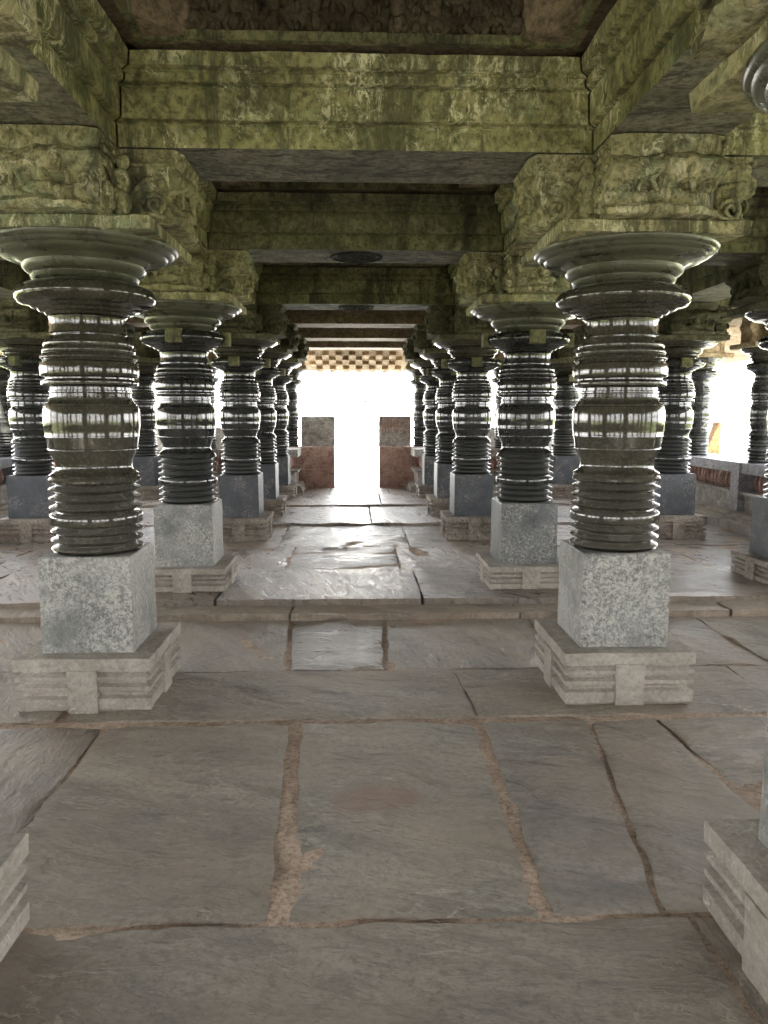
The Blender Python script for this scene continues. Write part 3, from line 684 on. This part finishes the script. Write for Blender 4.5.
for s, nm in ((-1, 'left'), (1, 'right')):
    if s > 0:
        bench(1.9, 14.06, 0, 3.7, 'stone bench facing the hall, right of the porch behind the last pillars', pier=(.35, .8), z=.065, low='plinth_brown', seat='plinth_brown')
        bench(1.06, 14.96, -PI/2, .98, 'porch bench right of the bright aisle, pale seat end', pier=(), z=.065, seat='pale', depth=.66, back=False, mo=.3)
    else:
        bench(-5.6, 14.06, 0, 3.7, 'stone bench facing the hall, left of the porch behind the last pillars', pier=(.2, .65), z=.065, low='plinth_brown', seat='plinth_brown')
        bench(-1.06, 13.98, PI/2, .98, 'porch bench left of the bright aisle, pale seat end', pier=(), z=.065, seat='pale', depth=.66, back=False, mo=.3)
    make_short(s*1.29, 15.28, .865, f'short turned pillar on the {nm} porch bench, silhouetted beside the doorway')
    make_short(s*2.75, 14.4, .865, f'short turned pillar on the far {nm} bench, glimpsed between aisle pillars')
    # screen walls flanking the doorway: two courses, a bright ledge and a leaning upper slab
    x0, x1 = (.455, 1.72) if s > 0 else (-1.72, -.43); s0, s1 = (.455, 1.09) if s > 0 else (-1.09, -.43)
    t = thing('doorway_screen', f'reddish brown low wall {nm} of the bright doorway with ' + ('streaked slab on top' if s > 0 else 'speckled slab on top'), 'low wall', ((x0+x1)/2, 15.0, .065), 0, 'low walls flanking the doorway')
    W = x1-x0; h = W/2; s0 -= (x0+x1)/2; s1 -= (x0+x1)/2
    for k, (za, zb) in enumerate(((0, .36), (.365, .62), (.625, .795))):
        bm = bmesh.new(); box(bm, -h, h, 0 - .01*(k == 2), .55, za, zb); bevel(bm, .008); dense(bm, .1, 3); rough(bm, .004, 9, k+s); mesh('stone_course', bm, 'red', t, auto=40)
    bm = bmesh.new(); box(bm, s0, s1, .36, .5, .80, 1.385); bevel(bm, .01); dense(bm, .06, 4); rough(bm, .012, 9, 3+s)
    mesh('upper_slab', bm, 'pale', t, auto=40)
    if s > 0:
        bm = bmesh.new(); rr = random.Random(2)
        for k in range(9):
            xx = s0+.06+k*(s1-s0-.12)/8
            tube(bm, [(xx+rr.uniform(-.02, .02), .357, 1.37), (xx+rr.uniform(-.02, .02), .35, 1.2), (xx+rr.uniform(-.02, .02), .352, 1.0 + rr.uniform(0, .15))], [.012, .022, .006], 6)
        mesh('drapery_carving', bm, 'red', t, smooth=True)
# return wall seen between the two right bench pillars
bm = bmesh.new(); box(bm, 6.3, 7.9, 13.3, 13.5, -.14, 1.36); dense(bm, .15, 4); rough(bm, .01, 7, 3)
tag(mesh('parapet_slab', bm, 'pale', auto=40), 'pale parapet slab in daylight beyond the right bench', 'parapet')
bm = bmesh.new(); pr = [(5.96, -.14), (6.27, -.14), (6.27, 1.33), (6.24, 1.36), (6.02, .8)]  # wedge shaped and coloured to stand for a triangular shadow
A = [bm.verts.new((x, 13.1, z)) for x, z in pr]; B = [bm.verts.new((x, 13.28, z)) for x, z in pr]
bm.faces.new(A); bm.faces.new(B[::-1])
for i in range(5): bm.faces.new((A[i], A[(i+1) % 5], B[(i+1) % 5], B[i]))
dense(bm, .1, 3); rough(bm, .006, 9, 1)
tag(mesh('shade_wedge', bm, 'orange', auto=40), 'orange brown wedge standing for a triangular shadow beyond the right bench', 'painted shade')

# ------------------------------------------------------------------ eaves
def eave(x, y, rz, L, label, checks=False):
    t = thing('sloping_eave', label, 'eave', (x, y, 2.8), rz)
    bm = bmesh.new(); M = Matrix.Rotation(R(-24), 4, 'X'); box(bm, 0, L, 0, 1.0, 0, .1, M); dense(bm, .2, 3); rough(bm, .006, 6, L); mesh('eave_slab', bm, 'tan', t)
    if checks:
        for j in range(4):
            n = 14
            for i in range(n):
                if (i+j) % 2: continue
                bm = bmesh.new(); xx = L/2-.95+i*1.9/n; box(bm, xx, xx+1.9/n*.96, .16+j*.2, .16+j*.2+.16, -.075, .01, M)
                bevel(bm, .006); mesh('dentil', bm, 'tan', t)
    return t
eave(-2.0, 15.595, 0, 4.0, 'tan checkered eave with blocks in rows over the bright doorway', True)
eave(2.05, 14.73, 0, 3.6, 'eave over the far opening right of the porch'); eave(-5.65, 14.73, 0, 3.6, 'eave over the far opening left of the porch')
eave(5.68, 14.7, -PI/2, 16.9, 'long eave outside the right openings'); eave(-5.68, -2.2, PI/2, 16.9, 'long eave outside the left openings')
# ------------------------------------------------------------------ back and side lattice windows behind the photographer
wn = 0
def lattice(x, y, rz, W, H, z0):
    global wn; wn += 1
    bm = bmesh.new(); f = .06
    box(bm, 0, W, -.04, .04, z0, z0+f); box(bm, 0, W, -.04, .04, z0+H-f, z0+H); box(bm, 0, f, -.04, .04, z0, z0+H); box(bm, W-f, W, -.04, .04, z0, z0+H)
    n = 5
    for i in range(1, n): xx = W*i/n; box(bm, xx-.036, xx+.036, -.012, .012, z0, z0+H)
    for k in range(1, 4): zz = z0+H*k/4; box(bm, 0, W, -.012, .012, zz-.028, zz+.028)
    o = mesh(f'window_{wn}', bm, 'metal', loc=(x, y, 0)); o.rotation_euler = (0, 0, rz); struct(o)
bm = bmesh.new()
box(bm, -5.6, 5.6, -2.7, -2.4, -.2, .85); box(bm, -5.6, 5.6, -2.7, -2.4, 2.6, 3.3)
for k in range(7): xx = -5.45+k*1.815; box(bm, xx-.16, xx+.16, -2.7, -2.4, .85, 2.6)
dense(bm, .6, 3); struct(mesh('wall_back', bm, 'plinth_brown'))
for k in range(6): lattice(-5.29+k*1.815, -2.55, 0, 1.495, 1.75, .85)
for s, nm in ((-1, 'left'), (1, 'right')):
    bm = bmesh.new(); a, b = sorted((s*5.2, s*5.55))
    box(bm, a, b, -2.3, 4.15, -.2, .7); box(bm, a, b, -2.3, 4.15, 2.6, 2.75)
    for k in range(5): yy = -2.2+k*1.58; box(bm, a, b, yy-.1, yy+.1, .7, 2.6)
    dense(bm, .6, 3); struct(mesh(f'wall_{nm}', bm, 'plinth_brown'))
    for k in range(4): lattice(s*5.4, -2.1+k*1.58, PI/2, 1.38, 1.9, .7)
# ------------------------------------------------------------------ far compound wall with a doorway
bm = bmesh.new(); yy = 40
box(bm, -14, -.75, yy, yy+.6, -.3, 4.2); box(bm, .55, 14, yy, yy+.6, -.3, 4.2); box(bm, -.75, .55, yy, yy+.6, 2.15, 4.2); dense(bm, 1.5, 4)
t = thing('compound_wall', 'faint far wall with a doorway in the glare beyond the hall', 'wall', (0, yy, 0)); mesh('masonry', bm, 'paving', t, loc=(0, -yy, 0))
bm = bmesh.new(); box(bm, -.75, -.63, yy-.08, yy+.3, -.1, 2.15); box(bm, .43, .55, yy-.08, yy+.3, -.1, 2.15); box(bm, -.75, .55, yy-.08, yy+.3, 2.05, 2.2); box(bm, -.63, .43, yy+.1, yy+.2, -.1, 2.05)
mesh('door_frame', bm, 'pale', t, loc=(0, -yy, 0))
